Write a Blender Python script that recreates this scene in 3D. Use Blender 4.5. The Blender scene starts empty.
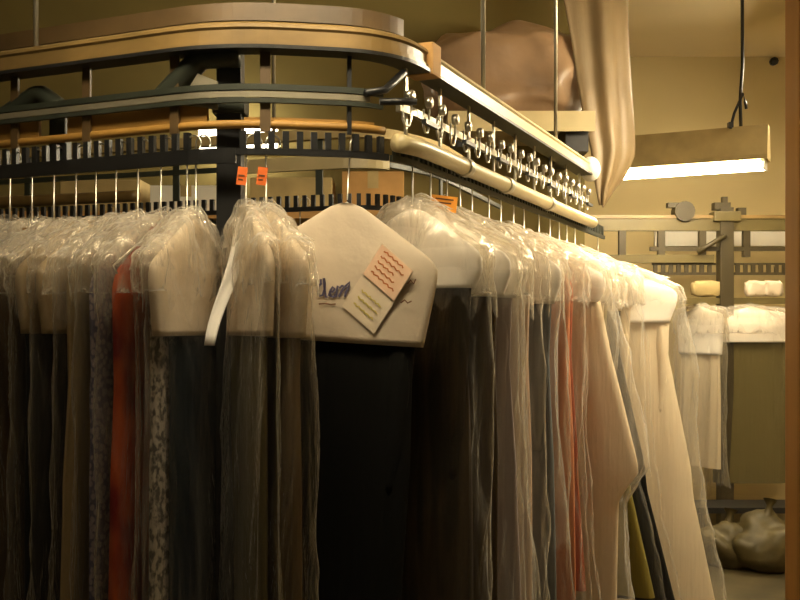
import bpy, bmesh, math, random
from mathutils import Vector, Matrix, noise
R = random.Random(7)
SC = bpy.context.scene
COL = SC.collection
EYE = 1.55
F = 1000.0
PI = math.pi

def at(px, py, d):
    """a point of the room, from where it is seen and how far off it is"""
    return Vector(((px-400)/F*d, d, EYE+(325-py)/F*d))

# ------------------------------------------------------------------ materials
def nodes(name):
    m = bpy.data.materials.new(name); m.use_nodes = True
    nt = m.node_tree; nt.nodes.clear()
    out = nt.nodes.new('ShaderNodeOutputMaterial')
    return m, nt, out
def N(nt, t, **kw):
    n = nt.nodes.new(t)
    for k, v in kw.items():
        if k in n.inputs: n.inputs[k].default_value = v
        else: setattr(n, k, v)
    return n
def coords(nt, scale):
    tc = N(nt, 'ShaderNodeTexCoord'); mp = N(nt, 'ShaderNodeMapping')
    mp.inputs['Scale'].default_value = scale
    nt.links.new(tc.outputs['Object'], mp.inputs['Vector'])
    return mp.outputs['Vector']
def c4(c): return (c[0], c[1], c[2], 1)

def plain(name, col, rough=.5, metal=0, var=.12, scale=(8, 8, 8), bump=0.0, spec=.5, bscale=None):
    m, nt, out = nodes(name)
    b = N(nt, 'ShaderNodeBsdfPrincipled', Roughness=rough, Metallic=metal)
    b.inputs['Specular IOR Level'].default_value = spec
    v = coords(nt, scale)
    nz = N(nt, 'ShaderNodeTexNoise', Scale=1.0, Detail=4.0); nt.links.new(v, nz.inputs['Vector'])
    rp = N(nt, 'ShaderNodeValToRGB')
    rp.color_ramp.elements[0].position = .3; rp.color_ramp.elements[1].position = .7
    rp.color_ramp.elements[0].color = c4([x*(1-var) for x in col]); rp.color_ramp.elements[1].color = c4([min(1, x*(1+var)) for x in col])
    nt.links.new(nz.outputs['Fac'], rp.inputs['Fac']); nt.links.new(rp.outputs['Color'], b.inputs['Base Color'])
    if bump:
        v2 = coords(nt, bscale or scale); n2 = N(nt, 'ShaderNodeTexNoise', Scale=1.0, Detail=3.0); nt.links.new(v2, n2.inputs['Vector'])
        bp = N(nt, 'ShaderNodeBump', Strength=bump, Distance=.01); nt.links.new(n2.outputs['Fac'], bp.inputs['Height'])
        nt.links.new(bp.outputs['Normal'], b.inputs['Normal'])
    nt.links.new(b.outputs[0], out.inputs[0])
    return m

def fabric(name, col, rough=.85, sheen=.04, col2=None, pattern=None, pscale=(30, 30, 30)):
    m, nt, out = nodes(name)
    b = N(nt, 'ShaderNodeBsdfPrincipled', Roughness=rough)
    b.inputs['Specular IOR Level'].default_value = .15
    b.inputs['Sheen Weight'].default_value = sheen
    v = coords(nt, (55, 55, 2.2)); nz = N(nt, 'ShaderNodeTexNoise', Scale=1.0, Detail=2.0); nt.links.new(v, nz.inputs['Vector'])
    bp = N(nt, 'ShaderNodeBump', Strength=.35, Distance=.01); nt.links.new(nz.outputs['Fac'], bp.inputs['Height'])
    nt.links.new(bp.outputs['Normal'], b.inputs['Normal'])
    if col2 is None:
        b.inputs['Base Color'].default_value = c4(col)
    else:
        v2 = coords(nt, pscale)
        if pattern == 'paisley':
            w = N(nt, 'ShaderNodeTexVoronoi', Scale=1.0); nt.links.new(v2, w.inputs['Vector']); o = w.outputs['Distance']
        elif pattern == 'stripe':
            w = N(nt, 'ShaderNodeTexWave', Scale=1.0, Distortion=.5); nt.links.new(v2, w.inputs['Vector']); o = w.outputs['Fac']
        else:
            w = N(nt, 'ShaderNodeTexNoise', Scale=1.0, Detail=2.0); nt.links.new(v2, w.inputs['Vector']); o = w.outputs['Fac']
        rp = N(nt, 'ShaderNodeValToRGB'); rp.color_ramp.elements[0].position = .42; rp.color_ramp.elements[1].position = .58
        rp.color_ramp.elements[0].color = c4(col); rp.color_ramp.elements[1].color = c4(col2)
        nt.links.new(o, rp.inputs['Fac']); nt.links.new(rp.outputs['Color'], b.inputs['Base Color'])
    nt.links.new(b.outputs[0], out.inputs[0])
    return m

def film(name, col=(.95, .92, .86), base=.10, edge=.55, rough=.16, bump=.7):
    """thin clear garment bag: mostly see-through, milky where the sheet is seen edge-on, glossy creases"""
    m, nt, out = nodes(name)
    v = coords(nt, (13, 13, 4)); n1 = N(nt, 'ShaderNodeTexNoise', Scale=1.0, Detail=4.0, Distortion=1.6); nt.links.new(v, n1.inputs['Vector'])
    bp = N(nt, 'ShaderNodeBump', Strength=bump, Distance=.02); nt.links.new(n1.outputs['Fac'], bp.inputs['Height'])
    lw = N(nt, 'ShaderNodeLayerWeight', Blend=.5); nt.links.new(bp.outputs['Normal'], lw.inputs['Normal'])
    pw = N(nt, 'ShaderNodeMath', operation='POWER'); nt.links.new(lw.outputs['Facing'], pw.inputs[0]); pw.inputs[1].default_value = 2.2
    mr = N(nt, 'ShaderNodeMath', operation='MULTIPLY_ADD'); nt.links.new(pw.outputs[0], mr.inputs[0]); mr.inputs[1].default_value = edge; mr.inputs[2].default_value = base
    gl = N(nt, 'ShaderNodeBsdfGlossy', Roughness=rough); gl.inputs['Color'].default_value = c4(col); nt.links.new(bp.outputs['Normal'], gl.inputs['Normal'])
    df = N(nt, 'ShaderNodeBsdfDiffuse'); df.inputs['Color'].default_value = c4(col); nt.links.new(bp.outputs['Normal'], df.inputs['Normal'])
    tr = N(nt, 'ShaderNodeBsdfTranslucent'); tr.inputs['Color'].default_value = c4(col); nt.links.new(bp.outputs['Normal'], tr.inputs['Normal'])
    m1 = N(nt, 'ShaderNodeMixShader', Fac=.4); nt.links.new(df.outputs[0], m1.inputs[1]); nt.links.new(tr.outputs[0], m1.inputs[2])
    m2 = N(nt, 'ShaderNodeMixShader', Fac=.45); nt.links.new(m1.outputs[0], m2.inputs[1]); nt.links.new(gl.outputs[0], m2.inputs[2])
    tp = N(nt, 'ShaderNodeBsdfTransparent'); tp.inputs['Color'].default_value = (.985, .98, .97, 1)
    m3 = N(nt, 'ShaderNodeMixShader'); nt.links.new(mr.outputs[0], m3.inputs[0]); nt.links.new(tp.outputs[0], m3.inputs[1]); nt.links.new(m2.outputs[0], m3.inputs[2])
    nt.links.new(m3.outputs[0], out.inputs[0])
    return m

def emit(name, col, s):
    m, nt, out = nodes(name)
    e = N(nt, 'ShaderNodeEmission', Strength=s); e.inputs['Color'].default_value = c4(col)
    nt.links.new(e.outputs[0], out.inputs[0]); return m

WARM = (1.0, .84, .56)
M = dict(
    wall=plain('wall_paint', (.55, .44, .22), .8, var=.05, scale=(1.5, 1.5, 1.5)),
    wall_shaded=plain('shaded_wall_paint', (.20, .155, .045), .8, var=.12, scale=(2, 2, 2)),  # same paint as the back wall, with its shade put into a darker colour
    ceiling=plain('ceiling_paint', (.72, .60, .38), .85, var=.04, scale=(1, 1, 1)),
    floor=plain('floor_vinyl', (.07, .055, .025), .45, var=.35, scale=(5, 5, 5)),
    jamb=plain('jamb_wood', (.36, .17, .035), .55, var=.12, scale=(14, 14, .7)),
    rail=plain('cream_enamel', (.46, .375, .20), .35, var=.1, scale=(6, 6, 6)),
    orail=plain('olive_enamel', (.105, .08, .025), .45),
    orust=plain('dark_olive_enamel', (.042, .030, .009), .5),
    railt=plain('tan_rail', (.19, .12, .04), .4, var=.25, scale=(5, 5, 9)),
    rust=plain('brown_enamel', (.10, .060, .022), .5, var=.25),
    black=plain('black_enamel', (.012, .012, .012), .4, var=.2),
    darkg=plain('dark_green_steel', (.03, .035, .024), .45, var=.3),
    wood=plain('orange_board', (.34, .18, .035), .55, var=.2, scale=(2, 2, 24)),
    chrome=plain('chrome_wire', (.55, .52, .44), .32, metal=1, var=.05),
    galv=plain('galvanised_steel', (.42, .38, .28), .38, metal=.7, var=.15),
    white=plain('white_enamel', (.78, .75, .66), .4, var=.04),
    card=plain('cardboard', (.45, .25, .08), .8, var=.12),
    tan=plain('tan_carton', (.40, .30, .13), .8, var=.12),
    cape=plain('paper_cape', (.66, .55, .41), .65, var=.05, scale=(10, 10, 10), bump=.25, bscale=(18, 18, 18)),
    capew=plain('white_paper_cape', (.86, .82, .76), .6, var=.04, scale=(10, 10, 10), bump=.25, bscale=(18, 18, 18)),
    capet=plain('tan_paper_cape', (.40, .30, .17), .65, var=.08, scale=(10, 10, 10), bump=.25, bscale=(18, 18, 18)),
    pinkbag=plain('pink_plastic', (.27, .17, .095), .36, var=.15, scale=(4, 4, 4), bump=.5, bscale=(9, 9, 9), spec=.6),
    tarp=plain('tan_plastic_sheet', (.20, .138, .066), .5, var=.12, scale=(4, 4, 2), bump=.4, bscale=(20, 20, 3)),
    orange=plain('orange_tag', (.80, .16, .02), .6, var=.1),
    amber=plain('amber_tag', (.95, .38, .04), .6, var=.1),
    ink=plain('brown_ink', (.16, .06, .02), .7),
    blue=plain('blue_ink', (.10, .085, .15), .7),
    orink=plain('orange_ink', (.55, .16, .04), .7),
    yelink=plain('yellow_ink', (.62, .50, .12), .7),
    slip=plain('ticket_paper', (.74, .62, .46), .7, var=.04),
    pink=plain('salmon_slip', (.92, .63, .43), .7, var=.06),
    film=film('clear_bag', col=(.95, .89, .78), base=.016, edge=.72, rough=.09),
    filmw=film('milky_bag', base=.11, edge=.62),
    filmt=film('bunched_bag', col=(.97, .91, .80), base=.085, edge=.80, rough=.08, bump=1.0),
    filmd=film('thin_bag', base=.015, edge=.40),
    tube=emit('lit_tube', WARM, 14),
    lamp=emit('row_fill_lamp', WARM, 41),
    dim=emit('front_fill_tube', WARM, 9.5),
    panel=emit('lit_diffuser', (1, .88, .66), 3.0),
    oliveb=plain('olive_bag', (.065, .048, .012), .6, var=.3, bump=.4),
)

# ------------------------------------------------------------------ mesh helpers
def link(name, bm, mat, parent=None, smooth=True):
    me = bpy.data.meshes.new(name); bm.to_mesh(me); bm.free()
    if smooth:
        for p in me.polygons: p.use_smooth = True
    me.materials.append(mat)
    o = bpy.data.objects.new(name, me); COL.objects.link(o)
    if parent is not None: o.parent = parent
    return o
def tag(o, label, cat, group=None):
    o['label'] = label; o['category'] = cat
    if group: o['group'] = group
    return o
def thing(name, label, cat, loc=(0, 0, 0), rz=0, group=None):
    o = bpy.data.objects.new(name, None); COL.objects.link(o)
    o.empty_display_size = .1
    o.location = loc; o.rotation_euler = (0, 0, rz)
    return tag(o, label, cat, group)
def struct(o): o['kind'] = 'structure'; return o

def add_box(bm, lo, hi, mtx=None, bevel=0):
    b2 = bmesh.new()
    vs = [b2.verts.new((x, y, z)) for x in (lo[0], hi[0]) for y in (lo[1], hi[1]) for z in (lo[2], hi[2])]
    for f in ((0, 1, 3, 2), (4, 6, 7, 5), (0, 4, 5, 1), (2, 3, 7, 6), (0, 2, 6, 4), (1, 5, 7, 3)):
        b2.faces.new([vs[i] for i in f])
    if bevel: bmesh.ops.bevel(b2, geom=b2.edges[:], offset=bevel, segments=2, affect='EDGES', profile=.7)
    bmesh.ops.recalc_face_normals(b2, faces=b2.faces[:])
    if mtx is not None: bmesh.ops.transform(b2, matrix=mtx, verts=b2.verts[:])
    me = bpy.data.meshes.new('tmp'); b2.to_mesh(me); b2.free(); bm.from_mesh(me); bpy.data.meshes.remove(me)
def box(name, lo, hi, mat, parent=None, bevel=0, mtx=None):
    bm = bmesh.new(); add_box(bm, lo, hi, mtx, bevel); return link(name, bm, mat, parent, smooth=False)

def add_loft(bm, rings, cap0=False, cap1=False, closed=True):
    vr = [[bm.verts.new(p) for p in r] for r in rings]
    n = len(rings[0])
    for a, b in zip(vr, vr[1:]):
        for i in range(n if closed else n-1):
            j = (i+1) % n
            bm.faces.new((a[i], a[j], b[j], b[i]))
    if cap0: bm.faces.new(vr[0])
    if cap1: bm.faces.new(list(reversed(vr[-1])))

def add_tube(bm, pts, r, seg=8, cap=True):
    pts = [Vector(p) for p in pts]
    rad = r if isinstance(r, (list, tuple)) else [r]*len(pts)
    rings = []; up = None
    for i, p in enumerate(pts):
        t = (pts[min(i+1, len(pts)-1)]-pts[max(i-1, 0)]).normalized()
        if up is None:
            up = t.orthogonal().normalized()
        up = (up - t*up.dot(t)).normalized()
        s = t.cross(up)
        rings.append([p+(up*math.cos(a)+s*math.sin(a))*rad[i] for a in [2*PI*k/seg for k in range(seg)]])
    add_loft(bm, rings, cap, cap)
def tube(name, pts, r, mat, parent=None, seg=8):
    bm = bmesh.new(); add_tube(bm, pts, r, seg); bmesh.ops.recalc_face_normals(bm, faces=bm.faces[:]); return link(name, bm, mat, parent)

def add_sweep(bm, path, prof, z0):
    """profile (sideways, up) swept along a level path; sideways is to the right of travel"""
    rings = []
    for i, p in enumerate(path):
        a = path[max(i-1, 0)]; b = path[min(i+1, len(path)-1)]
        t = Vector((b[0]-a[0], b[1]-a[1])).normalized(); nr = Vector((t.y, -t.x))
        rings.append([Vector((p[0]+nr.x*u, p[1]+nr.y*u, z0+w)) for u, w in prof])
    add_loft(bm, rings, True, True)
def sweep(name, path, prof, z0, mat, parent, smooth=False):
    bm = bmesh.new(); add_sweep(bm, path, prof, z0); bmesh.ops.recalc_face_normals(bm, faces=bm.faces[:])
    return link(name, bm, mat, parent, smooth)
def rect(u0, u1, w0, w1): return [(u0, w0), (u1, w0), (u1, w1), (u0, w1)]
def circ(r, du=0, dw=0, n=12): return [(du+r*math.cos(2*PI*k/n), dw+r*math.sin(2*PI*k/n)) for k in range(n)]

def fillet(pts, r, seg=7):
    pts = [Vector(p) for p in pts]; out = [pts[0]]
    for i in range(1, len(pts)-1):
        a, p, b = pts[i-1], pts[i], pts[i+1]
        ra = min(r, (a-p).length*.48, (b-p).length*.48)
        s = p+(a-p).normalized()*ra; e = p+(b-p).normalized()*ra
        for k in range(seg+1):
            t = k/seg; out.append(s*(1-t)**2+p*2*t*(1-t)+e*t*t)
    out.append(pts[-1]); return out
class Path:
    def __init__(self, pts):
        self.p = [Vector(q) for q in pts]; self.s = [0]
        for a, b in zip(self.p, self.p[1:]): self.s.append(self.s[-1]+(b-a).length)
        self.L = self.s[-1]
    def at(self, s):
        s = min(max(s, 0), self.L-1e-6)
        for i in range(len(self.p)-1):
            if s <= self.s[i+1]:
                t = (s-self.s[i])/(self.s[i+1]-self.s[i])
                return self.p[i].lerp(self.p[i+1], t), (self.p[i+1]-self.p[i]).normalized()
        return self.p[-1], (self.p[-1]-self.p[-2]).normalized()
    def px(self, px, lo=0, hi=None):
        """arc length where the path crosses the line of sight through px"""
        k = (px-400)/F; best = None
        n = 4000; hi = hi or self.L
        for i in range(n+1):
            s = lo+(hi-lo)*i/n; q, _ = self.at(s); e = abs(q.x/q.y-k)
            if best is None or e < best[0]: best = (e, s)
        return best[1]
    def pts(self, s0, s1, step=.03):
        n = max(2, int((s1-s0)/step)); return [self.at(s0+(s1-s0)*i/n)[0] for i in range(n+1)]

# ------------------------------------------------------------------ the conveyor in front
ZC = EYE+.48          # the slotted bar the hangers hook over
ZT = EYE+.74          # underside of the top rail
ZM = EYE+.63
FRONT = Path(fillet([(-2.3, 3.46), (-.47, 2.66), (-.02, 2.74), (1.12, 5.40)], .16))
sA = FRONT.px(236, 0, 3.0)
sD = FRONT.px(584, 2.4, 6)
sB = FRONT.px(388, 1.9, 2.7)

def slotted(name, path, s0, s1, mat, parent, z=ZC, pitch=.038, low=.012):
    bm = bmesh.new()
    add_sweep(bm, path.pts(s0, s1), rect(-.006, .006, -.012-low, -.006), z)
    n = int((s1-s0)/pitch)
    for k in range(n):
        q, t = path.at(s0+(k+.5)*pitch)
        mt = Matrix.Translation((q.x, q.y, z)) @ Matrix.Rotation(math.atan2(t.y, t.x), 4, 'Z')
        add_box(bm, (-.0085, -.007, -.008), (.0085, .007, .040), mt)
    bmesh.ops.recalc_face_normals(bm, faces=bm.faces[:])
    return link(name, bm, mat, parent, smooth=False)

conv = thing('garment_conveyor', 'overhead garment conveyor with cream top rail, slotted bar and black post in front', 'conveyor')
chan = [(-.028, 0), (.028, 0), (.028, .012), (.022, .012), (.022, .040), (.028, .046), (.024, .056), (.012, .064), (-.012, .064), (-.024, .056), (-.028, .040)]
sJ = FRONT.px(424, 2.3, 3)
sweep('top_rail', FRONT.pts(0, sJ), chan, ZT+.006, M['railt'], conv, False)  # left and middle run in a darker tan than the right run
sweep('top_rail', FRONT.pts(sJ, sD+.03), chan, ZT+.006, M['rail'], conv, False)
sweep('rail_flange', FRONT.pts(0, sD+.03), rect(-.036, .036, -.006, .004), ZT, M['black'], conv)
off = [(p[0]-.02, p[1]+.16) for p in FRONT.pts(0, sA+.5)]
sweep('upper_beam', off, rect(-.02, .02, 0, .05), ZT+.12, M['rust'], conv)
sweep('middle_rail', FRONT.pts(0, sB-.02), rect(-.006, .006, 0, .016), ZM, M['darkg'], conv)
sweep('middle_rail', FRONT.pts(0, sB-.02), rect(-.006, .006, 0, .012), ZM-.034, M['darkg'], conv)
sweep('middle_rail', FRONT.pts(0, sB-.06), rect(-.003, .003, 0, .016), ZM-.019, M['galv'], conv)
sweep('middle_rail', FRONT.pts(sB+.04, sD+.04), rect(-.008, .008, 0, .022), ZM-.03, M['galv'], conv)
sweep('support_tube', FRONT.pts(0, sB), circ(.012, -.02, 0), ZC+.062, M['wood'], conv, True)
sweep('support_tube', FRONT.pts(sB, sD+.04), circ(.026, .034, 0, 14), ZC+.022, M['rail'], conv, True)
for px in (455, 497, 540):
    s = FRONT.px(px, 2.3, FRONT.L)
    sweep('tube_collar', FRONT.pts(s-.02, s+.02, .01), circ(.031, .034, 0, 14), ZC+.022, M['galv'], conv, True)
sW = FRONT.px(199, 0, 2.1)
slotted('slotted_bar', FRONT, 0, sW, M['black'], conv, low=.034)
sweep('bar_joint', FRONT.pts(sW, sA), rect(-.006, .006, -.046, -.006), ZC, M['black'], conv)
slotted('slotted_bar', FRONT, sA, sB, M['black'], conv)
slotted('slotted_bar', FRONT, sB+.012, FRONT.px(604, 2.4, FRONT.L), M['darkg'], conv)
for px, lo, hi in ((12, 0, 2), (84, 0, 2), (172, 0, 2), (265, 1.7, 2.6), (350, 1.7, 2.6)):
    s = FRONT.px(px, lo, hi); q, t = FRONT.at(s)
    mt = Matrix.Translation((q.x, q.y, 0)) @ Matrix.Rotation(math.atan2(t.y, t.x), 4, 'Z')
    w = .006 if px == 350 else .014
    box('bracket', (-w, .008, ZC+.04), (w, .016, ZT+.004), M['black' if px in (350,) else 'rust'], conv, mtx=mt)
s = sB+.10
while s < sD:
    q, t = FRONT.at(s)
    mt = Matrix.Translation((q.x, q.y, 0)) @ Matrix.Rotation(math.atan2(t.y, t.x), 4, 'Z')
    box('bracket', (-.007, .009, ZC+.05), (.007, .016, ZT+.004), M['galv'], conv, mtx=mt)
    s += .27
# chrome trolleys on the right run
s = sB+.05; k = 0
while s < sD-.02:
    q, t = FRONT.at(s); nr = Vector((t.y, -t.x))
    bm = bmesh.new()
    c = Vector((q.x+nr.x*.022, q.y+nr.y*.022, 0)); tv = Vector((t.x, t.y, 0)); nv = Vector((nr.x, nr.y, 0))
    h = .012+.012*R.random()
    add_tube(bm, [c+tv*u*.028+nv*.006+Vector((0, 0, z)) for u, z in ((-1, ZM-.01), (-1, ZC+.09), (-.6, ZC+.075), (.1, ZC+.078), (.5, ZC+.10), (.5, ZM-.02+h))], .0035, 6)
    cen = c+nv*.012+Vector((0, 0, ZM-.005+h)); 
    add_tube(bm, [cen-nv*.008, cen+nv*.008], .016, 12)
    bmesh.ops.recalc_face_normals(bm, faces=bm.faces[:])
    link('trolley', bm, M['chrome'], conv)
    if k % 3 == 1:
        mt = Matrix.Translation((q.x, q.y, 0)) @ Matrix.Rotation(math.atan2(t.y, t.x), 4, 'Z')
        box('trolley_arm', (-.05, -.045, ZM-.055), (.05, -.03, ZM-.043), M['black'], conv, mtx=mt)
    s += .105+.03*R.random(); k += 1
# orange guard boards behind the slots
for a, b, lo, hi in ((-60, 33, .06, .125), (62, 203, .055, .125), (243, 378, .062, .082)):
    s0, s1 = FRONT.px(a, 0, 2.6), FRONT.px(b, 0, 2.6)
    sweep('guard_board', FRONT.pts(s0, s1), rect(-.034, -.022, lo, hi), ZC, M['wood'], conv)
# post and arched arms
pq, pt = FRONT.at(sA); pc = Vector((pq.x*1.035-.015, pq.y*1.035, 0))
bm = bmesh.new(); add_box(bm, (pc.x-.034, pc.y-.034, 0), (pc.x+.034, pc.y+.034, ZT+.02), None, .004); post = link('post', bm, M['black'], conv, False)
box('foot_plate', (pc.x-.1, pc.y-.1, 0), (pc.x+.1, pc.y+.1, .012), M['black'], conv)
box('post_collar', (pc.x-.045, pc.y-.045, ZM-.05), (pc.x+.045, pc.y+.045, ZM+.0), M['darkg'], conv, .006)
def arm(px0, px1, peak):
    s0, s1 = FRONT.px(px0, 0, 2.6), FRONT.px(px1, 0, 2.6); pts = []
    for i in range(15):
        u = i/14; q, t = FRONT.at(s0+(s1-s0)*u)
        z = ZM+peak*min(1, 1.9*u if u < .55 else 1.05)
        pts.append((q.x, q.y+.035, z))
    return pts
tube('arched_arm', arm(160, 238, .10), .032, M['darkg'], conv, 10)
a2 = arm(2, 58, .05); tube('arched_arm', a2[:10]+[(p[0], p[1], ZM+.05*(1-((k+1)/5))) for k, p in enumerate(a2[10:])], .028, M['darkg'], conv, 10)
g0, g1_ = FRONT.at(FRONT.px(183, 0, 2.1))[0], FRONT.at(FRONT.px(216, 0, 2.1))[0]
bm = bmesh.new()
rg = [[Vector((p.x, p.y+dy, ZM+z)) for dy in (.02, .032)] for p, z in ((g0, 0), (g0.lerp(g1_, .4), .055), (g1_, .03), (g1_, -.045), (g0, -.03))]
add_loft(bm, rg+[rg[0]], closed=False); 
for k in (0, 1): bm.faces.new([bm.verts.new(r[k]) for r in rg])
bmesh.ops.recalc_face_normals(bm, faces=bm.faces[:]); link('gusset_plate', bm, M['galv'], conv, False)
q, t = FRONT.at(FRONT.px(47, 0, 2)); mt = Matrix.Translation((q.x, q.y, 0)) @ Matrix.Rotation(math.atan2(t.y, t.x), 4, 'Z')
box('strut', (-.030, .04, ZC-.02), (.030, .07, ZM+.03), M['darkg'], conv, .004, mt)
q0 = FRONT.at(FRONT.px(366, 1.7, 2.6))[0]; q1 = FRONT.at(FRONT.px(404, 2.2, 2.8))[0]
tube('corner_arm', [(q0.x, q0.y-.02, ZM), ((q0.x+q1.x)/2, (q0.y+q1.y)/2-.02, ZM+.02), (q1.x, q1.y-.02, ZT-.03)], .011, M['black'], conv, 8)
q2 = FRONT.at(FRONT.px(380, 1.7, 2.6))[0]
tube('corner_arm', [(q2.x, q2.y-.03, ZM-.02), (q2.x+.1, q2.y-.01, ZM-.015)], .010, M['black'], conv, 8)
qc, tc_ = FRONT.at(FRONT.px(424, 2.3, 3))
mt = Matrix.Translation((qc.x, qc.y, 0)) @ Matrix.Rotation(math.atan2(tc_.y, tc_.x), 4, 'Z')
box('rail_clamp', (-.035, -.042, ZT-.01), (.035, .042, ZT+.085), M['card'], conv, .008, mt)
qe, te = FRONT.at(sD+.03)
bm = bmesh.new(); bmesh.ops.create_uvsphere(bm, u_segments=20, v_segments=12, radius=.062)
bmesh.ops.transform(bm, matrix=Matrix.Translation((qe.x+.03, qe.y+.03, ZT+.03)) @ Matrix.Rotation(math.atan2(te.y, te.x), 4, 'Z') @ Matrix.Diagonal((.9, .8, 1, 1)), verts=bm.verts[:])
link('rail_end_cap', bm, M['white'], conv)
for s in (.5, 1.35, 3.2, 4.2):
    q, t = FRONT.at(s); tube('hanger_rod', [(q.x, q.y, ZT+.06), (q.x, q.y, 3.83)], .008, M['galv'], conv)

# rear track of the same conveyor
BACK = Path(fillet([(-2.6, 4.75), (-.1, 3.92), (.15, 4.25), (.55, 5.45)], .15))
rear = thing('garment_conveyor', 'rear garment conveyor track seen behind the front rails and post', 'conveyor')
sweep('top_rail', BACK.pts(0, BACK.L), rect(-.02, .02, 0, .04), ZT, M['tan'], rear)
sweep('middle_rail', BACK.pts(0, BACK.L), rect(-.008, .008, 0, .02), ZM, M['darkg'], rear)
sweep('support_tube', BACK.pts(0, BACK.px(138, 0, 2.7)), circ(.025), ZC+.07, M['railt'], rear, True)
sweep('guard_board', BACK.pts(BACK.px(238, 0, 2.7), BACK.px(388, 0, 2.75)), rect(-.01, .01, -.02, .035), ZM+.01, M['rail'], rear)
slotted('slotted_bar', BACK, 0, BACK.L-.05, M['black'], rear)
for s in (.3, 1.0, 1.75, 2.4, 3.1):
    q, t = BACK.at(s); mt = Matrix.Translation((q.x, q.y, 0)) @ Matrix.Rotation(math.atan2(t.y, t.x), 4, 'Z')
    box('bracket', (-.015, -.004, ZC+.04), (.015, .004, ZT+.01), M['darkg'], rear, mtx=mt)
for s in (.6, 2.2):
    q, t = BACK.at(s); tube('hanger_rod', [(q.x, q.y, ZT+.03), (q.x, q.y, 3.83)], .008, M['galv'], rear)

# ------------------------------------------------------------------ garments
def prof(tab, u):
    for (a, va), (b, vb) in zip(tab, tab[1:]):
        if u <= b:
            t = (u-a)/(b-a) if b > a else 0
            return va+(vb-va)*t
    return tab[-1][1]
def shell(name, mat, parent, tab_w, tab_t, z0, z1, n=56, nz=40, fold=.01, freq=9, seed=0, crumple=0.0, ex=.75, cx=0, cz=None, closed_top=True, flare=1.0, solid=0, jag=0.0, inner=None, crease=0.0):
    """a hollow of cloth, paper or film: half width and half thickness by depth below the top, with folds that run down it"""
    rr = random.Random(seed); ph = [rr.uniform(0, 2*PI) for _ in range(6)]; fr = [freq*rr.uniform(.6, 1.5) for _ in range(6)]
    fr = [round(f) for f in fr]; sv = Vector((seed*3.7, seed*1.3, 0))
    rings = []
    for iz in range(nz+1):
        u = iz/nz; z = z0+(z1-z0)*(u**1.15); dz = z0-z
        w = prof(tab_w, dz); t = prof(tab_t, dz)
        ring = []
        for k in range(n):
            a = 2*PI*k/n; ca, sa = math.cos(a), math.sin(a)
            x = math.copysign(abs(ca)**ex, ca)*w; y = math.copysign(abs(sa)**ex, sa)*t
            amp = fold*min(1, max(0, (dz-.06)/.45))
            f = sum(math.sin(fr[j]*a+ph[j]+dz*(1.5+j*.7)) for j in range(5))/2.6*amp
            p = Vector((x, y, z))
            y += f*(.45+.55*abs(sa)); x += f*.5*ca
            if crumple:
                v = (noise.noise_vector(Vector((x*9, y*9, z*3))+sv)+noise.noise_vector(Vector((x*24, y*24, z*9))+sv)*.5)*max(.3, 1-dz*1.6)
                x += v.x*crumple*.6; y += v.y*crumple; z2 = z+v.z*crumple*.5
            else: z2 = z
            if crease:
                dv = Vector((x, y*1.5, 0)); dl = dv.length or 1
                zz = -(dz if dz < .3 else .3+(dz-.3)*.35)
                q = Vector((x*8+zz*3.0*(1 if x < 0 else -1), y*8, zz*2.6))+sv
                rd = (1-abs(noise.noise(q)))**3*.75 + (1-abs(noise.noise(q*2.3+Vector((7, 0, 0)))))**4*.4 - .25
                g = crease*(.55+.45*min(1, dz/.5))*(1.0 if dz > .05 else dz/.05)
                x += dv.x/dl*rd*g*1.2; y += dv.y/dl*rd*g; z2 -= .3*rd*g
            if jag and iz == nz: z2 += jag*noise.noise(Vector((x*20, y*20, seed)))
            ring.append(Vector((x+cx, y, z2)))
        rings.append(ring)
    bm = bmesh.new(); add_loft(bm, rings, closed_top, False)
    if inner:                       # the bag is bunched and doubled over round the neck and shoulders
        for q in range(inner[1]):
            rr2 = []
            for ring in rings:
                if z0-ring[0].z > inner[0]*(1-.25*q): break
                nr_ = []
                for p in ring:
                    v = noise.noise_vector(Vector((p.x*14, p.y*14, p.z*9))+sv+Vector((q*9+5, 0, 0)))+noise.noise_vector(Vector((p.x*34, p.y*34, p.z*20))+sv)*.6
                    nr_.append(Vector((p.x*(1.0+.012*q)+v.x*.012, p.y*(1.0+.25*q)+v.y*.014, p.z+v.z*.012+.006*q)))
                rr2.append(nr_)
            if len(rr2) > 1: add_loft(bm, rr2)
    o = link(name, bm, mat, parent)
    if solid:
        md = o.modifiers.new('thick', 'SOLIDIFY'); md.thickness = solid; md.offset = -1
    return o

ZN = -.139   # neck of the hanger below the bar
def hanger(root, hw, drop, wood=False):
    bm = bmesh.new()
    add_tube(bm, [(-hw*.96, 0, ZN-drop), (-hw*.5, 0, ZN-drop*.55), (-.03, 0, ZN-.02), (0, 0, ZN), (.03, 0, ZN-.02), (hw*.5, 0, ZN-drop*.55), (hw*.96, 0, ZN-drop), (hw*.9, 0, ZN-drop-.018), (0, 0, ZN-drop-.022), (-hw*.9, 0, ZN-drop-.018), (-hw*.96, 0, ZN-drop)], .003, 6)
    h = link('hanger', bm, M['chrome'], root)
    bm = bmesh.new()
    pts = [(0, 0, ZN-.01), (0, 0, -.045)]
    for k in range(9):
        a = -PI/2+.1+k/8*(PI*1.15); pts.append((0, .022+.022*math.sin(a), -.022+.022+.022*math.cos(a)-.0))
    add_tube(bm, pts, .0026, 6)
    bmesh.ops.transform(bm, matrix=Matrix.Translation((0, 0, .018)), verts=bm.verts[:])
    link('hook', bm, M['chrome'], h)
    return h

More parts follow.
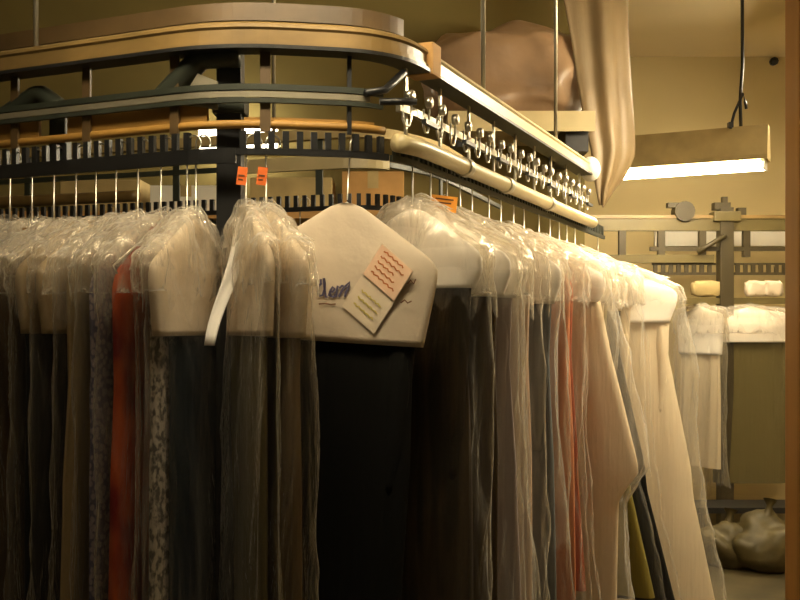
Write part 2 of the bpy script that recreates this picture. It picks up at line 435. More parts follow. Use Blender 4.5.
def sleeve(body, mat, side, hw, t, drop, length, seed, bend=.02):
    rr = random.Random(seed); pts = []; rad = []
    n = 16; top = ZN-drop-.03
    for i in range(n+1):
        u = i/n
        pts.append((side*(hw-.062+.03*math.sin(u*2.2)-bend*u), -t*.12-.006*math.sin(u*3), top-length*u))
        rad.append((.052-.016*u)*(1+.06*math.sin(u*23+seed)))
    rings = []
    for i, (p, r) in enumerate(zip(pts, rad)):
        rings.append([Vector((p[0]+r*.72*math.cos(a)*(1+.10*math.sin(3*a+i*.6+seed)), p[1]+min(r, t*.72)*math.sin(a)*(.7+.3*min(1, i/8)), p[2])) for a in [2*PI*k/20 for k in range(20)]])
    bm = bmesh.new(); add_loft(bm, rings, True, True); bmesh.ops.recalc_face_normals(bm, faces=bm.faces[:])
    return link('sleeve', bm, mat, body)

FILM_SEED = [0]
def garment(name, label, cat, px=None, s=None, lo=0, hi=None, yaw=None, kind='suit', mat=None, hw=.21, bw=None, flare=0.0, length=1.15, drop=.135,
            thick=.030, cape=None, cape_len=.36, film_mat='film', tagm=None, group=None, roll=0.0, sleeves=True, cover_flare=.03, bulge=0.0, top_len=.21, top_layers=2, path=None, sub='suit', film_len=None, dz=0.0, flap=False):
    path = path or FRONT
    if s is None: s = path.px(px, lo, hi)
    q, t = path.at(s)
    nr = Vector((t.y, -t.x))                       # outward, to the customer's side
    ang = math.atan2(nr.y, nr.x) if yaw is None else yaw
    root = thing(name, label, cat, (q.x, q.y, ZC-.008+dz), 0, group)
    root.rotation_mode = 'ZYX' if False else 'XYZ'
    root.rotation_euler = (0, roll, ang)
    FILM_SEED[0] += 1; sd = FILM_SEED[0]
    hanger(root, min(hw, .21), drop)
    bw = bw or hw*.97
    top = ZN-.012
    if kind == 'trousers':
        tw = [(0, .6*bw), (.02, .9*bw), (.06, bw), (.3, bw*.98), (length, bw*1.02)]
        tt = [(0, .008), (.03, thick*.7), (.1, thick), (length, thick)]
        body = shell(sub, mat, root, tw, tt, ZN-drop-.0, ZN-length, fold=.006, freq=5, seed=sd)
    else:
        tw = [(0, .025), (.015, .045), (drop*.6, hw*.58), (drop, hw*.9), (drop+.05, bw), (drop+.3, bw*.96+bulge*.45), (length*.6, bw+flare*.45+bulge), (length*.68, bw+flare*.5+bulge*.35), (length, bw+flare)]
        tt = [(0, .012), (.05, thick*.6), (.2, thick), (.6, thick*1.0), (length, thick*1.1)]
        body = shell(sub, mat, root, tw, tt, top, ZN-length, fold=.007 if flare < .05 else .012, freq=7, seed=sd)
        if sleeves:
            for sd2 in (-1, 1): sleeve(body, mat, sd2, bw, thick, drop, .60, sd)
        if kind in ('suit', 'shirt', 'coat') and not cape:
            bm = bmesh.new(); add_tube(bm, [(.05*math.cos(a), .02*math.sin(a), top-.005) for a in [2*PI*k/16 for k in range(17)]], .012, 6, False)
            link('collar', bm, mat, body)
    if cape:
        cw = hw+.022
        tw = [(0, .015), (.008, .038), (.022, .062), (drop*.9, cw*.93), (drop+.01, cw), (drop+.05, cw*1.0), (cape_len, cw*.90)]
        tt = [(0, .012), (.05, thick*.8), (.15, thick*1.4), (cape_len, thick*1.6)]
        shell('paper_cape', M[cape], root, tw, tt, ZN-.002, ZN-cape_len, nz=22, fold=.003, freq=4, seed=sd+50, ex=.72, solid=.0015)
    if film_mat:
        cw = hw+.030; fl = film_len or length+.12
        tw = [(0, .010), (.02, .055), (drop*.55, cw*.62), (drop*.95, cw*.97), (drop+.04, cw*1.01), (drop+.3, max(cw, bw+flare*.4+.02)+bulge*.5), (length*.6, max(cw, bw+flare*.5+.02)+bulge), (length*.70, max(cw, bw+flare*.6+.02)+bulge*.25), (fl, max(cw, bw+flare+.03)+cover_flare)]
        tt = [(0, .012), (.05, thick*1.0), (.15, thick*1.7), (fl*.6, thick*1.9), (fl, thick*1.95)]
        shell('plastic_cover', M[film_mat], root, tw, tt, ZN+.012, ZN-fl, n=110, nz=84, fold=.011, freq=5, seed=sd+90, ex=.7, crumple=.010, jag=.02, crease=.024)
        tw2 = [(a, (v+.008)*1.03) for a, v in tw]; tt2 = [(0, .015), (.05, thick*1.25), (.15, thick*2.0), (.4, thick*2.1)]
        shell('bag_top', M['filmt'], root, tw2, tt2, ZN+.022, ZN-top_len, n=110, nz=40, fold=.012, freq=6, seed=sd+190, ex=.75, crumple=.016, jag=.13, inner=(top_len*.8, top_layers), crease=.030)
    if flap:
        bm = bmesh.new(); rings = []
        for i in range(13):
            u = i/12; hwid = .012+.026*math.sin(min(1, u*1.6)*PI*.55)*(1-.75*u)
            c = Vector((.005+.06*u+.006*math.sin(u*7), -.02-.085*u+.012*math.sin(u*5), ZN-.02-.34*u))
            rings.append([c+Vector((.42*v*hwid+.006*math.cos(v*2.5+i*.4), .6*v*hwid, 0)) for v in [j/3-1 for j in range(7)]])
        add_loft(bm, rings, closed=False); o = link('bag_flap', bm, M['capew'], root)
        md = o.modifiers.new('t', 'SOLIDIFY'); md.thickness = .0012
    if tagm:
        bm = bmesh.new(); 
        mt = Matrix.Rotation(-ang, 4, 'Z') @ Matrix.Rotation(.12, 4, 'Y') @ Matrix.Translation((0, -.012, -.075) if tagm == 'orange' else (.050, -.085, -.112))
        w = .013 if tagm == 'orange' else .038
        add_box(bm, (-w, -.0012, -.024), (w, .0012, .024 if tagm == 'orange' else .022), mt)
        tg = link('tag', bm, M[tagm], root, False)
        if tagm != 'orange':
            e_ = Matrix.Rotation(-ang, 4, 'Z') @ Vector((.040, -.083, -.092))
            tube('tag_string', [(0, 0, ZN+.03), (e_.x*.5, e_.y*.5, -.092), e_], .0014, M['chrome'], tg, 5)
        bm = bmesh.new()
        for j in range(2 if tagm == 'orange' else 3):
            add_box(bm, (-w*.7, -.0024, -.012+j*.011), (w*(.3+.25*j if j < 2 else .7), -.0013, -.008+j*.011), mt)
        link('tag_writing', bm, M['ink'], tg, False)
    return root

fb = {}
def fab(n, *a, **k):
    if n not in fb: fb[n] = fabric('cloth_'+n, *a, **k)
    return fb[n]
BLK = fab('black', (.006, .006, .005))
BRN = fab('brown', (.12, .062, .016)); DBR = fab('dark_brown', (.055, .032, .010)); OLV = fab('olive', (.095, .075, .030))
NAVY = fab('navy', (.004, .009, .014)); TAUPE = fab('taupe', (.14, .095, .045)); TAN = fab('tan', (.26, .19, .09))
LAV = fab('lavender', (.30, .25, .27), col2=(.12, .11, .16), pattern='paisley', pscale=(85, 85, 60))
RED = fab('red', (.17, .010, .005), col2=(.36, .06, .012), pattern='noise', pscale=(9, 9, 5))
PAIS = fab('paisley', (.10, .09, .08), col2=(.46, .40, .34), pattern='noise', pscale=(75, 75, 45))
LILAC = fab('lilac', (.36, .30, .30)); BEIGEP = fab('pinkbeige', (.50, .36, .26)); SLATE = fab('slate', (.15, .16, .165)); SALM = fab('salmon', (.60, .24, .12))
RUSTF = fab('rust', (.34, .08, .03)); CREAM = fab('cream', (.62, .51, .34)); CREAM2 = fab('cream_pale', (.66, .56, .40)); YEL = fab('yellow', (.16, .13, .02)); COFF = fab('coffee', (.022, .015, .006), col2=(.045, .028, .010), pattern='noise', pscale=(22, 22, 2)); OCOAT = fab('olive_coat', (.13, .105, .04))

LO, HI = 0, 2.1
# --- left run, from the far end towards the corner
left = [
 ('suit_jacket', 'dark brown suit in clear plastic, cut by the left edge of the photo', -34, DBR, dict()),
 ('suit_jacket', 'brown suit in clear plastic, first full one from the left edge', -12, BRN, dict()),
 ('coat', 'dark brown long coat in plastic, second from the left edge', 10, DBR, dict(kind='coat', length=1.3)),
 ('suit_jacket', 'brown suit without a cape, third from the left edge', 32, BRN, dict()),
 ('trousers', 'dark trousers in plastic beside the brown suits on the left', 54, COFF, dict(kind='trousers', bw=.15)),
 ('suit_jacket', 'black suit under tan paper cape, left of two dark caped garments', 76, BLK, dict(cape='capet')),
 ('trousers', 'black trousers under tan paper cape directly left of the tan blouse', 96, BLK, dict(kind='trousers', cape='capet', bw=.17)),
 ('blouse', 'tan blouse in crinkled plastic left of the lavender shirt', 116, TAN, dict(kind='shirt', sub='blouse_cloth', flare=.03)),
 ('shirt', 'lavender grey patterned shirt in plastic left of the red dress', 138, LAV, dict(kind='shirt', sub='shirt_cloth')),
 ('dress', 'red dress with orange print in clear plastic', 161, RED, dict(kind='dress', sub='dress_cloth', sleeves=False, hw=.205, flare=.015)),
 ('dress', 'silver grey paisley dress in plastic between red dress and navy trousers', 187, PAIS, dict(kind='dress', sub='dress_cloth', sleeves=False, hw=.175, bw=.165, flare=.0)),
 ('trousers', 'navy trousers under wide white paper cape left of the post', 196, NAVY, dict(kind='trousers', cape='cape', bw=.135, hw=.205, cape_len=.315, film_mat='filmd')),
]
ZN = -.185
for nm, lb, px, mt_, kw in left:
    k = dict(kind='suit', thick=.022, hw=.20, film_mat='film', cape_len=.31, sub={'suit_jacket': 'jacket', 'trousers': 'trouser_legs'}.get(nm, nm+'_cloth')); k.update(kw)
    garment(nm, lb, {'suit_jacket': 'suit', }.get(nm, nm), px=px, lo=LO, hi=HI, mat=mt_, **k)
# --- short corner run
ZN = -.165
def yaw(x, y): return math.atan2(y, x)
garment('trousers', 'olive brown trousers right of post, orange tag, long loose plastic flap', 'trousers', px=246, lo=1.7, hi=2.5, yaw=yaw(.42, -.91), kind='trousers', mat=OLV, hw=.195, bw=.17, cape='cape', cape_len=.335, tagm='orange', thick=.020, sub='trouser_legs', flap=-1, film_mat='film')
garment('suit_jacket', 'taupe suit with orange tag, in front of the white ticketed cape', 'suit', px=266, lo=1.7, hi=2.5, yaw=yaw(.59, -.81), kind='suit', mat=TAUPE, hw=.183, cape='cape', cape_len=.34, tagm='orange', thick=.022, sub='jacket')
ZN = -.139
g1 = garment('suit_jacket', 'black suit under a white paper cape with a pinned ticket', 'suit', px=350, lo=1.7, hi=2.6, yaw=yaw(.975, -.20), kind='suit', mat=BLK, hw=.238, bw=.215, cape='cape', cape_len=.38, roll=math.radians(3.5), film_mat=None, thick=.021, drop=.158, sub='jacket')
# --- right run
S0 = FRONT.px(402, 2.3, 2.9)
right = [
 ('suit_jacket', 'dark brown suit in glossy plastic directly behind the black suit', .06, COFF, dict(cape='capew', cape_len=.23, film_mat='film', hw=.19)),
 ('suit_jacket', 'brown black suit with an amber tag on its hanger', .20, DBR, dict(tagm='amber', cape='capew', cape_len=.25, film_mat='film', hw=.225, bw=.21)),
 ('blouse', 'lilac grey blouse in milky plastic right behind the amber tagged suit', .34, LILAC, dict(kind='shirt', film_mat='film', flare=.03, hw=.22, length=1.25, cape='capew', cape_len=.25)),
 ('trousers', 'dark trousers tucked behind the lilac grey blouse', .46, COFF, dict(kind='trousers', film_mat='filmw', hw=.18, bw=.14)),
 ('dress', 'pink beige dress in milky plastic left of the slate suit', .58, BEIGEP, dict(kind='dress', sleeves=False, film_mat='film', flare=.005, hw=.205, length=1.25)),
 ('coat', 'slate grey coat under a white cape in milky plastic', .76, SLATE, dict(kind='coat', film_mat='film', cape='capew', cape_len=.26, hw=.235, length=1.3, flare=.01)),
 ('shirt', 'grey shirt hidden mostly behind the slate grey coat', .90, SLATE, dict(kind='shirt', film_mat='filmw', hw=.18, cape='capew', cape_len=.22, length=1.0)),
 ('dress', 'salmon pink dress in milky plastic', 1.06, SALM, dict(kind='dress', sleeves=False, film_mat='film', flare=.02, hw=.225, length=1.35)),
 ('dress', 'rust red dress between the salmon dress and cream coat', 1.20, RUSTF, dict(kind='dress', sleeves=False, film_mat='film', flare=.05, hw=.20, length=1.35)),
 ('coat', 'cream coat with full skirt that bulges to the right', 1.42, CREAM2, dict(kind='coat', film_mat='filmw', flare=.08, bulge=.13, length=1.5, hw=.25, thick=.05, cape='capew', cape_len=.24)),
 ('blouse', 'pale cream blouse hidden mostly behind the bulging cream coat', 1.60, CREAM, dict(kind='shirt', film_mat='filmw', cape='capew', cape_len=.24, length=.95, hw=.24)),
 ('dress', 'dark dress with yellow edge glimpsed between the two cream coats', 1.76, YEL, dict(kind='dress', sleeves=False, film_mat='filmd', flare=.20, length=1.5, hw=.22)),
 ('suit_jacket', 'black suit glimpsed low between the two big cream coats', 1.90, BLK, dict(film_mat='filmd', flare=.24, length=1.55, cape='capew', cape_len=.27, hw=.25)),
 ('shirt', 'white shirt under milky plastic near the end of the rail', 2.06, CREAM2, dict(kind='shirt', film_mat='filmw', cape='capew', cape_len=.25, length=.9, hw=.27)),
]
for nm, lb, ds, mt_, kw in right:
    k = dict(kind='suit', thick=.026, hw=.205, top_len=.25, top_layers=4, sub={'suit_jacket': 'jacket'}.get(nm, nm+'_cloth')); k.update(kw)
    garment(nm, lb, {'suit_jacket': 'suit'}.get(nm, nm), s=S0+ds, mat=mt_, **k)
garment('coat', 'large pale cream coat in milky plastic, last on the right', 'coat', s=FRONT.px(598, 2.4, FRONT.L), yaw=yaw(.985, -.17), kind='coat', mat=CREAM2, hw=.375, flare=.23, length=1.75, film_len=1.78, film_mat='filmw', cape='capew', cape_len=.32, thick=.06, sub='coat_cloth', drop=.16)

# --- writing and ticket on the front cape
def curve_ribbon(bm, pts, w, y):
    pts = [Vector((p[0], 0, p[1])) for p in pts]
    up = []
    for i, p in enumerate(pts):
        t = (pts[min(i+1, len(pts)-1)]-pts[max(i-1, 0)]).normalized(); n_ = Vector((-t.z, 0, t.x))*w*.5
        up.append(((p+n_), (p-n_)))
    vs = [(bm.verts.new((a.x, y, a.z)), bm.verts.new((b.x, y, b.z))) for a, b in up]
    for (a, b), (c, d) in zip(vs, vs[1:]): bm.faces.new((a, b, d, c))
YF = -.0385
def front(px, py):   # where a sight line meets the front of the cape, in the suit's own frame
    inv = Matrix.LocRotScale(g1.location, g1.rotation_euler, None).inverted()
    o = inv @ Vector((0, 0, EYE)); e = inv @ at(px, py, 2.0); d = e-o
    t = (YF-o.y)/d.y; p = o+d*t; return (p.x, p.z)
tk = [front(*p) for p in ((342, 306), (374, 334), (414, 271), (382, 243))]
bm = bmesh.new()
vs = [bm.verts.new((p[0], YF, p[1])) for p in tk]; bm.faces.new(vs)
bmesh.ops.subdivide_edges(bm, edges=bm.edges[:], cuts=5, use_grid_fill=True)
for v in bm.verts: v.co.y += -.0012*math.sin((v.co.x+v.co.z)*30)
ticket = link('ticket', bm, M['slip'], g1, False)
md = ticket.modifiers.new('t', 'SOLIDIFY'); md.thickness = .0008
def mixp(a, b, t): return (a[0]+(b[0]-a[0])*t, a[1]+(b[1]-a[1])*t)
def tpt(u, v):  # u along the short side, v along the long side
    return mixp(mixp(tk[0], tk[1], u), mixp(tk[3], tk[2], u), v)
bm = bmesh.new(); q4 = [tpt(.02, .52), tpt(.98, .52), tpt(.98, .99), tpt(.02, .99)]
bm.faces.new([bm.verts.new((p[0], YF-.0028, p[1])) for p in q4]); slip = link('salmon_slip', bm, M['pink'], ticket, False)
md = slip.modifiers.new('t', 'SOLIDIFY'); md.thickness = .0006
bm = bmesh.new()
for j in range(5):
    v = .62+.08*j
    curve_ribbon(bm, [tpt(.15+.7*i/14, v+.012*math.sin(i*2.1+j)) for i in range(15)][: 15-2*(j % 3)], .004, YF-.0036)
link('ticket_writing', bm, M['orink'], slip)
bm = bmesh.new()
for j in range(3):
    v = .14+.10*j
    curve_ribbon(bm, [tpt(.2+.6*i/12, v+.012*math.sin(i*2.4+j)) for i in range(13)], .004, YF-.0026)
link('ticket_writing', bm, M['yelink'], ticket)
# brand writing on the cape: a script word in blue ink with a thin line below
bm = bmesh.new()
def word(pp, w=.0065): curve_ribbon(bm, [front(p[0]+2.5, p[1]) for p in pp], w, YF+.002)
word([(319, 283), (316, 286), (315, 292), (317, 296), (320, 295), (322, 289), (322, 283), (321, 278), (322, 290), (323, 297), (325, 297)])
word([(326, 296), (328, 290), (330, 287), (332, 289), (330, 292), (327, 292), (328, 296), (331, 297), (333, 294)])
word([(333, 297), (334, 291), (335, 286), (337, 288), (339, 286), (341, 286)])
word([(336, 297), (339, 291), (341, 288), (343, 286), (347, 282), (346, 287), (343, 293), (342, 297)])
word([(318, 279), (318, 284)], .006)
link('cape_lettering', bm, M['blue'], g1)
bm = bmesh.new(); word([(316, 304), (322, 303.5), (328, 304.5), (333, 304)], .004)
word([(405, 284), (408, 280), (411, 284), (413, 279)], .004); word([(398, 303), (402, 300), (405, 303), (409, 301)], .004)
link('cape_lettering', bm, M['ink'], g1)

# ------------------------------------------------------------------ rear-track garments (dark, half hidden)
for i, (px, mt_, lb) in enumerate(((30, BRN, 'brown jacket on the rear track above the left edge clothes'), (110, COFF, 'dark jacket on the rear track behind the tan capes'), (300, DBR, 'dark brown jacket on the rear track left of the white cape'))):
    garment('suit_jacket', lb, 'suit', px=px, lo=0, hi=2.7, path=BACK, kind='suit', mat=mt_, hw=.2, film_mat=None, sub='jacket', length=1.0)

# ------------------------------------------------------------------ setting
struct(box('floor', (-5, -1.5, -.06), (4.6, 8.7, 0), M['floor']))
struct(box('ceiling', (-5, -1.5, 3.83), (4.6, 8.7, 3.93), M['ceiling']))
struct(box('wall_back', (.5, 8.5, 0), (4.6, 8.6, 3.83), M['wall']))
struct(box('wall_inner', (-5, 5.85, 0), (1.08, 5.95, 3.83), M['wall_shaded']))
struct(box('wall_left', (-5.1, -1.5, 0), (-5, 8.7, 3.83), M['wall_shaded']))
struct(box('wall_right', (4.6, -1.5, 0), (4.7, 8.7, 3.83), M['wall']))
jx = .3845*3.42
struct(box('trim_1', (jx, 3.3, 0), (jx+.35, 3.42, 3.83), M['jamb'], bevel=.01))

# ------------------------------------------------------------------ lit fluorescent fixture on the right
d = 6.7
fx = thing('fluorescent_light', 'lit fluorescent batten hung by cable in front of back wall', 'ceiling light', at(690, 150, d))
a = at(600, 143, 7.0)-fx.location; b = at(768, 124, 6.5)-fx.location
x0, x1 = a.x, b.x; ang = math.atan2(b.y-a.y, b.x-a.x); L = (Vector((b.x, b.y))-Vector((a.x, a.y))).length
base = Matrix.Translation((a.x, a.y, 0)) @ Matrix.Rotation(ang, 4, 'Z')
zt = at(690, 130, d).z-fx.location.z; zb = at(690, 164, d).z-fx.location.z
bm = bmesh.new(); pr = [(0, zt), (.10, zt), (.14, zb+.03), (.14, zb), (-.04, zb), (-.04, zb+.03)]
rings = [[Vector((x, y, z)) for y, z in pr] for x in (-.05, L)]
add_loft(bm, rings, True, True); bmesh.ops.recalc_face_normals(bm, faces=bm.faces[:]); bmesh.ops.transform(bm, matrix=base, verts=bm.verts[:])
link('housing', bm, M['tan'], fx, False)
for yy in (.0, .09):
    bm = bmesh.new(); add_tube(bm, [(-.02, yy-.01, zb-.035), (L-.03, yy-.01, zb-.035)], .026, 12); bmesh.ops.transform(bm, matrix=base, verts=bm.verts[:])
    link('lamp_tube', bm, M['tube'], fx)
for xx in (-.02, L-.03):
    bm = bmesh.new(); add_box(bm, (xx-.012, -.03, zb-.06), (xx+.012, .12, zb), base); link('lamp_holder', bm, M['white'], fx, False)
cp = at(741, 124, 6.6)-fx.location; ce = 3.83-fx.location.z
tube('cable', [(cp.x, cp.y, zt-.01), (cp.x-.005, cp.y, zt+.18), (cp.x+.01, cp.y, zt+.4), (cp.x+.008, cp.y, ce)], .012, M['black'], fx)
tube('cable', [(cp.x-.07, cp.y, zt-.01), (cp.x-.045, cp.y, zt+.09), (cp.x+.01, cp.y-.01, zt+.22), (cp.x+.03, cp.y, zt+.16), (cp.x+.035, cp.y, zt+.12)], .010, M['black'], fx)
tube('cable', [(x1-.9, cp.y, zt-.01), (x1-.9, cp.y, ce)], .006, M['galv'], fx)
box('gland', (cp.x-.085, cp.y-.02, zt-.005), (cp.x-.055, cp.y+.02, zt+.03), M['black'], fx)

def batten(label, cx, cy, z, length, rz, mat, group=None, drop=True):
    t = thing('fluorescent_light', label, 'ceiling light', (cx, cy, z), rz, group)
    box('housing', (-length/2, -.1, 0), (length/2, .1, .07), M['white'], t, .008)
    for yy in (-.05, .05): tube('lamp_tube', [(-length/2+.03, yy, -.03), (length/2-.03, yy, -.03)], .020, M[mat], t, 12)
    for xx in (-length/2+.02, length/2-.02): box('lamp_holder', (xx-.012, -.08, -.055), (xx+.012, .08, 0), M['white'], t)
    for xx in (-length*.35, length*.35): tube('hanger_rod', [(xx, 0, .065), (xx, 0, 3.83-z)], .006, M['galv'], t)
    return t
batten('unseen fluorescent batten placed to light the right hand row of clothes', 1.9, 4.2, 2.87, 1.4, math.radians(72), 'lamp')  # out of view, placed so the shoulders of the right row go bright
batten('unseen fluorescent batten placed to light the front clothes from above', -.3, 2.15, 2.8, 1.3, math.radians(5), 'dim')  # unseen lamp, set close so front tops are bright and hems dark
batten('unseen fluorescent batten added to brighten the back aisle', 2.9, 6.6, 3.4, 1.3, math.radians(80), 'tube')  # added out of view to brighten the back wall and its panel strip

# lit diffuser on the inner wall, behind the post
pl = at(198, 148, 5.7); ph_ = at(274, 123, 5.7)
wl = thing('wall_light', 'small lit white wall light behind the black post', 'wall light', (pl.x, 5.7, pl.z))
box('backplate', (-.01, .10, -.01), (ph_.x-pl.x+.01, .15, ph_.z-pl.z+.01), M['white'], wl)
box('diffuser', (0, .0, 0), (ph_.x-pl.x, .10, ph_.z-pl.z), M['panel'], wl, .012)

# ------------------------------------------------------------------ shelf, bundle, sheet above the rail end
zs = at(550, 116, 5.2).z
sh = thing('wall_shelf', 'cream wall shelf under the pink bundle', 'shelf', (.25, 5.2, zs-.1))
box('shelf_board', (0, 0, .06), (.765, .65, .12), M['rail'], sh, .004)
box('shelf_lip', (0, -.008, .02), (.765, .0, .125), M['rail'], sh)
box('shelf_bracket', (.62, .05, -.075), (.74, .65, .06), M['black'], sh)
box('shelf_bracket', (.05, .05, -.05), (.09, .65, .06), M['black'], sh)

bm = bmesh.new(); bmesh.ops.create_uvsphere(bm, u_segments=64, v_segments=40, radius=1)
c0 = at(505, 62, 5.5)
for v in bm.verts:
    x, y, z = v.co
    e = .62
    p = Vector((math.copysign(abs(x)**.7, x)*.47, math.copysign(abs(y)**.8, y)*.24, math.copysign(abs(z)**.7, z)*.27))
    nn = noise.noise_vector(Vector((p.x*4, p.y*5, p.z*5)))*.05+noise.noise_vector(Vector((p.x*11, p.y*11, p.z*14)))*.018
    p += nn; p.z *= 1+.15*p.x
    v.co = p
mz = min(v.co.z for v in bm.verts)
bun = link('wrapped_bundle', bm, M['pinkbag'])
for v in bun.data.vertices:
    if v.co.z < mz+.05: v.co.z = mz+.05
bun.location = (c0.x, 5.53, zs+.021-(mz+.05)); tag(bun, 'bulging bundle in pinkish plastic lying on the cream wall shelf', 'bundle')

# sheet of plastic hanging down at the right end of the shelf
bm = bmesh.new(); rings = []
edges = [(38-60, 560, 632), (38, 572, 634), (80, 578, 637), (120, 585, 640), (150, 592, 641), (172, 594, 632), (190, 597, 618), (205, 600, 608)]
def edg(y):
    for (ya, la, ra), (yb, lb, rb) in zip(edges, edges[1:]):
        if y <= yb:
            t = (y-ya)/(yb-ya); return la+(lb-la)*t, ra+(rb-ra)*t
for i in range(31):
    y = -22+(205+22)*i/30; l, r = edg(y); row = []
    for j in range(25):
        u = j/24; p = at(l+(r-l)*u, y, 5.28)
        p.y += .05+.028*math.sin(u*7+i*.07)+.012*math.sin(u*17+1+i*.1)+.10*(u-.5); row.append(p)
    rings.append(row)
add_loft(bm, rings, closed=False); sheet = link('plastic_sheet', bm, M['tarp'])
md = sheet.modifiers.new('t', 'SOLIDIFY'); md.thickness = .004
tag(sheet, 'tan plastic sheet hanging beside the pink bundle at the rail end', 'plastic sheet')

# ------------------------------------------------------------------ storage shelf behind the left rails
zs2 = at(200, 213, 5.5).z
s2 = thing('wall_shelf', 'long dark wall shelf of cartons seen through the left rails', 'shelf', (-2.2, 5.4, zs2-.04))
box('shelf_board', (0, 0, 0), (2.35, .45, .04), M['card'], s2)
for x in (.1, 1.15, 2.2): box('shelf_bracket', (x, .05, -.2), (x+.03, .45, 0), M['black'], s2)
def carton(px0, px1, pyt, mat, label, dep=.3, y=5.47):
    a = at(px0, 213, y); b = at(px1, pyt, y)
    t = thing('carton', label, 'box', ((a.x+b.x)/2, y+dep/2, zs2))
    w = (b.x-a.x)/2; h = b.z-a.z-.015
    box('box_body', (-w, -dep/2, .001), (w, dep/2, h), M[mat], t, .004)
    for sx in (-1, 1):
        box('flap', (min(sx*.002, sx*w), -dep/2, h), (max(sx*.002, sx*w), dep/2, h+.004), M[mat], t)
    box('packing_tape', (-.03, -dep/2-.001, h*.6), (.03, -dep/2+.0, h+.005), M['tan'], t)
carton(150, 222, 184, 'white', 'white carton on the dark shelf left of the post')
carton(60, 140, 178, 'tan', 'tan carton on the dark shelf near its left end')
carton(342, 404, 170, 'card', 'orange brown carton at the right end of the dark shelf')
carton(250, 332, 176, 'tan', 'tan carton on the dark shelf right of the post')

# ------------------------------------------------------------------ far conveyor against the back wall
DY = 7.5
far = thing('garment_conveyor', 'far garment conveyor with brown post along the back wall', 'conveyor')
def fz(py): return at(0, py, DY).z
xa, xb = at(572, 0, DY).x, 3.9
xp = at(725, 0, DY).x
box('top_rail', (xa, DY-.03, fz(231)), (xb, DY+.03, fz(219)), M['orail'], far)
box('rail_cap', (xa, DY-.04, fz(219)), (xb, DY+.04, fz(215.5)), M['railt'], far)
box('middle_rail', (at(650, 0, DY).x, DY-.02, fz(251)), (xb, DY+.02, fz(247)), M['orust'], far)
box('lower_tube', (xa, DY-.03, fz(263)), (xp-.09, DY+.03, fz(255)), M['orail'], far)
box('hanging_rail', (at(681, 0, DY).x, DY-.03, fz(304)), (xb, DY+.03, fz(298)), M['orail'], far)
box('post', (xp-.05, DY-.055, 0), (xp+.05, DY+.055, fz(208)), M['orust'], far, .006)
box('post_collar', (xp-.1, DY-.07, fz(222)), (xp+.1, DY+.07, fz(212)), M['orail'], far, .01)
def plate(x0, x1, w0):
    bm = bmesh.new(); z = fz(275)
    add_box(bm, (x0, DY-.008, z), (x1, DY+.008, z+.02)); add_box(bm, (x0, DY-.008, z+.075), (x1, DY+.008, z+.09))
    x = x0+.01
    while x < x1-.02: add_box(bm, (x, DY-.01, z+.01), (x+.03, DY+.01, z+.08)); x += .058
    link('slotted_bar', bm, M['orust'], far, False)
plate(at(652, 0, DY).x, xp-.07, 0); plate(xp+.07, xb, 0)
for px in (622, 661, 702, 746): 
    x = at(px, 0, DY).x; box('bracket', (x-.025, DY-.025, fz(257)), (x+.025, DY+.025, fz(229)), M['orust'], far)
tube('brace', [(at(695, 0, DY).x, DY-.07, fz(253)), (xp-.02, DY-.07, fz(236))], .018, M['orust'], far)
bm = bmesh.new(); x = at(683, 0, DY).x
add_tube(bm, [(x, DY-.06, fz(212)), (x, DY+.06, fz(212))], .075, 18); add_box(bm, (x-.12, DY-.03, fz(208)), (x-.02, DY+.03, fz(203))); bmesh.ops.recalc_face_normals(bm, faces=bm.faces[:])
link('drive_wheel', bm, M['orust'], far, False)
bm = bmesh.new(); add_box(bm, (xp-.09, DY-.04, fz(210)), (xp+.03, DY+.04, fz(203))); add_box(bm, (xp-.025, DY-.02, fz(206)), (xp+.015, DY+.02, fz(197))); add_box(bm, (xp+.09, DY-.03, fz(216)), (xp+.15, DY+.03, fz(208)))
link('motor', bm, M['orust'], far, False)
box('post_foot', (xp-.12, DY-.12, 0), (xp+.12, DY+.12, .015), M['orust'], far)
# light strip board behind the rails
lp = at(655, 246, 8.46); rp_ = at(790, 231, 8.46)
tag(box('wall_panel', (lp.x, 8.46, lp.z), (rp_.x+.4, 8.498, rp_.z), M['white']), 'white panel strip on back wall behind the far conveyor', 'panel')

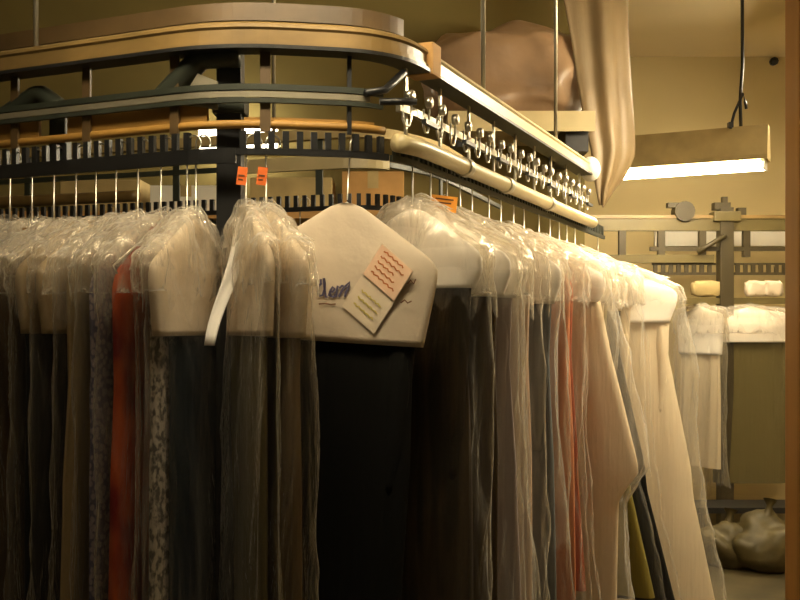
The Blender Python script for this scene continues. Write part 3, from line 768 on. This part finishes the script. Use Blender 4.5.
FARP = Path([(at(560, 0, DY).x, DY), (4.2, DY)])
def far_garment(px, label, mat, name, **k):
    s = FARP.px(px, 0, FARP.L); old = ZC
    return garment(name, label, {'suit_jacket': 'suit'}.get(name, name), s=s, path=FARP, mat=mat, dz=(fz(302)-.0)-ZC+.116, **k)
far_garment(751, 'olive coat facing out on the far rail, white cape, clear plastic', OCOAT, 'coat', yaw=0, kind='coat', hw=.29, length=1.32, cape='capew', cape_len=.27, film_mat='film', sub='coat_cloth', drop=.06, thick=.06)
far_garment(700, 'white dress on the far rail just left of the olive coat', CREAM2, 'dress', yaw=yaw(.5, -.86), kind='dress', hw=.2, length=1.2, cape='capew', film_mat='filmw', sub='dress_cloth', sleeves=False, drop=.06)
for i, (px, lb) in enumerate(((755, 'small white parcel on the far hanging rail right of the post'), (772, 'white parcel nearest the brown jamb on the far hanging rail'), (706, 'orange tan parcel left of the far post'))):
    x = at(px, 0, DY).x
    t = thing('parcel', lb, 'parcel', (x, DY, fz(298)+.002))
    bm = bmesh.new(); bmesh.ops.create_icosphere(bm, subdivisions=3, radius=1)
    for v in bm.verts:
        sg = lambda a: math.copysign(abs(a)**.45, a)
        v.co = Vector((sg(v.co.x)*(.075 if i < 2 else .11), sg(v.co.y)*.05, sg(v.co.z)*.058)) + noise.noise_vector(v.co*3+Vector((i, 0, 0)))*.012
    for v in bm.verts: v.co.z += .068
    link('wrapping', bm, M['cape'] if i < 2 else M['tan'], t)
    tube('string', [(-.01, .05, .02), (-.01, .0, .121), (-.01, -.05, .02)], .003, M['tan'], t)

# low bench, sacks and scraps on the floor at the back right
bn = thing('bench', 'low dark bench below the olive coat at the back', 'bench', (at(755, 0, 7.0).x, 7.0, 0))
box('bench_top', (-.45, -.16, .26), (.55, .16, .30), M['black'], bn, .004)
for x in (-.42, .49):
    for y in (-.13, .1): box('leg', (x, y, 0), (x+.03, y+.03, .26), M['black'], bn)
for i, (px, dd, r, lb) in enumerate(((728, 6.45, .20, 'olive laundry sack on the floor beside the last cream coat'), (768, 6.35, .24, 'larger olive laundry sack on the floor near the jamb'))):
    bm = bmesh.new(); bmesh.ops.create_icosphere(bm, subdivisions=4, radius=1)
    for v in bm.verts:
        p = v.co.copy(); k = 1+.25*noise.noise(p*1.6+Vector((i*4, 0, 0)))+.08*noise.noise(p*5)
        v.co = Vector((p.x*r*k, p.y*r*.9*k, max(0, (p.z*.75+.62))*r*k))
    s_ = link('sack_body', bm, M['oliveb']); c = at(px, 325, dd)
    t = thing('laundry_sack', lb, 'sack', (c.x, dd, .0)); s_.parent = t
    tp = max(v.co.z for v in s_.data.vertices)
    bm = bmesh.new(); add_tube(bm, [(0, 0, tp-.03), (.01, 0, tp+.03), (.02, .01, tp+.07)], [.03, .018, .045], 10); link('tied_neck', bm, M['oliveb'], t)
for px, py, lb in ((748, 553, 'white paper scrap on the floor in front of the sacks'), (762, 566, 'small crumpled paper scrap lowest on the floor at right')):
    dd = EYE/((py-325)/F); c = at(px, py, dd)
    bm = bmesh.new(); bmesh.ops.create_icosphere(bm, subdivisions=2, radius=.035)
    for v in bm.verts: v.co += noise.noise_vector(v.co*40)*.015; v.co.z = max(-.02, v.co.z*.6)
    o = link('paper_scrap', bm, M['capew'], None, False); o.location = (c.x, dd-.12, .021); tag(o, lb, 'paper scrap')
o = tube('thermostat', [at(773, 62, 8.5), at(773, 62, 8.5)-Vector((0, .04, 0))], .035, M['black']); tag(o, 'small dark round thermostat high on back wall near jamb', 'thermostat')

# ------------------------------------------------------------------ camera, world, view
cam = bpy.data.cameras.new('camera'); co = bpy.data.objects.new('camera', cam); COL.objects.link(co)
co.location = (0, 0, EYE); co.rotation_euler = (PI/2, 0, 0); cam.sensor_width = 36; cam.lens = 45; cam.shift_y = 25/800; cam.clip_start = .05
SC.camera = co
w = bpy.data.worlds.new('world'); SC.world = w; w.use_nodes = True
w.node_tree.nodes['Background'].inputs['Color'].default_value = (.9, .7, .4, 1); w.node_tree.nodes['Background'].inputs['Strength'].default_value = .01
vs = SC.view_settings; vs.view_transform = 'Standard'; vs.look = 'None'; vs.gamma = 1; vs.use_curve_mapping = False; vs.exposure = 2.5
SC.cycles.transparent_max_bounces = 64; SC.cycles.max_bounces = 8; SC.cycles.sample_clamp_indirect = 4.0
SC.cycles.use_denoising = True
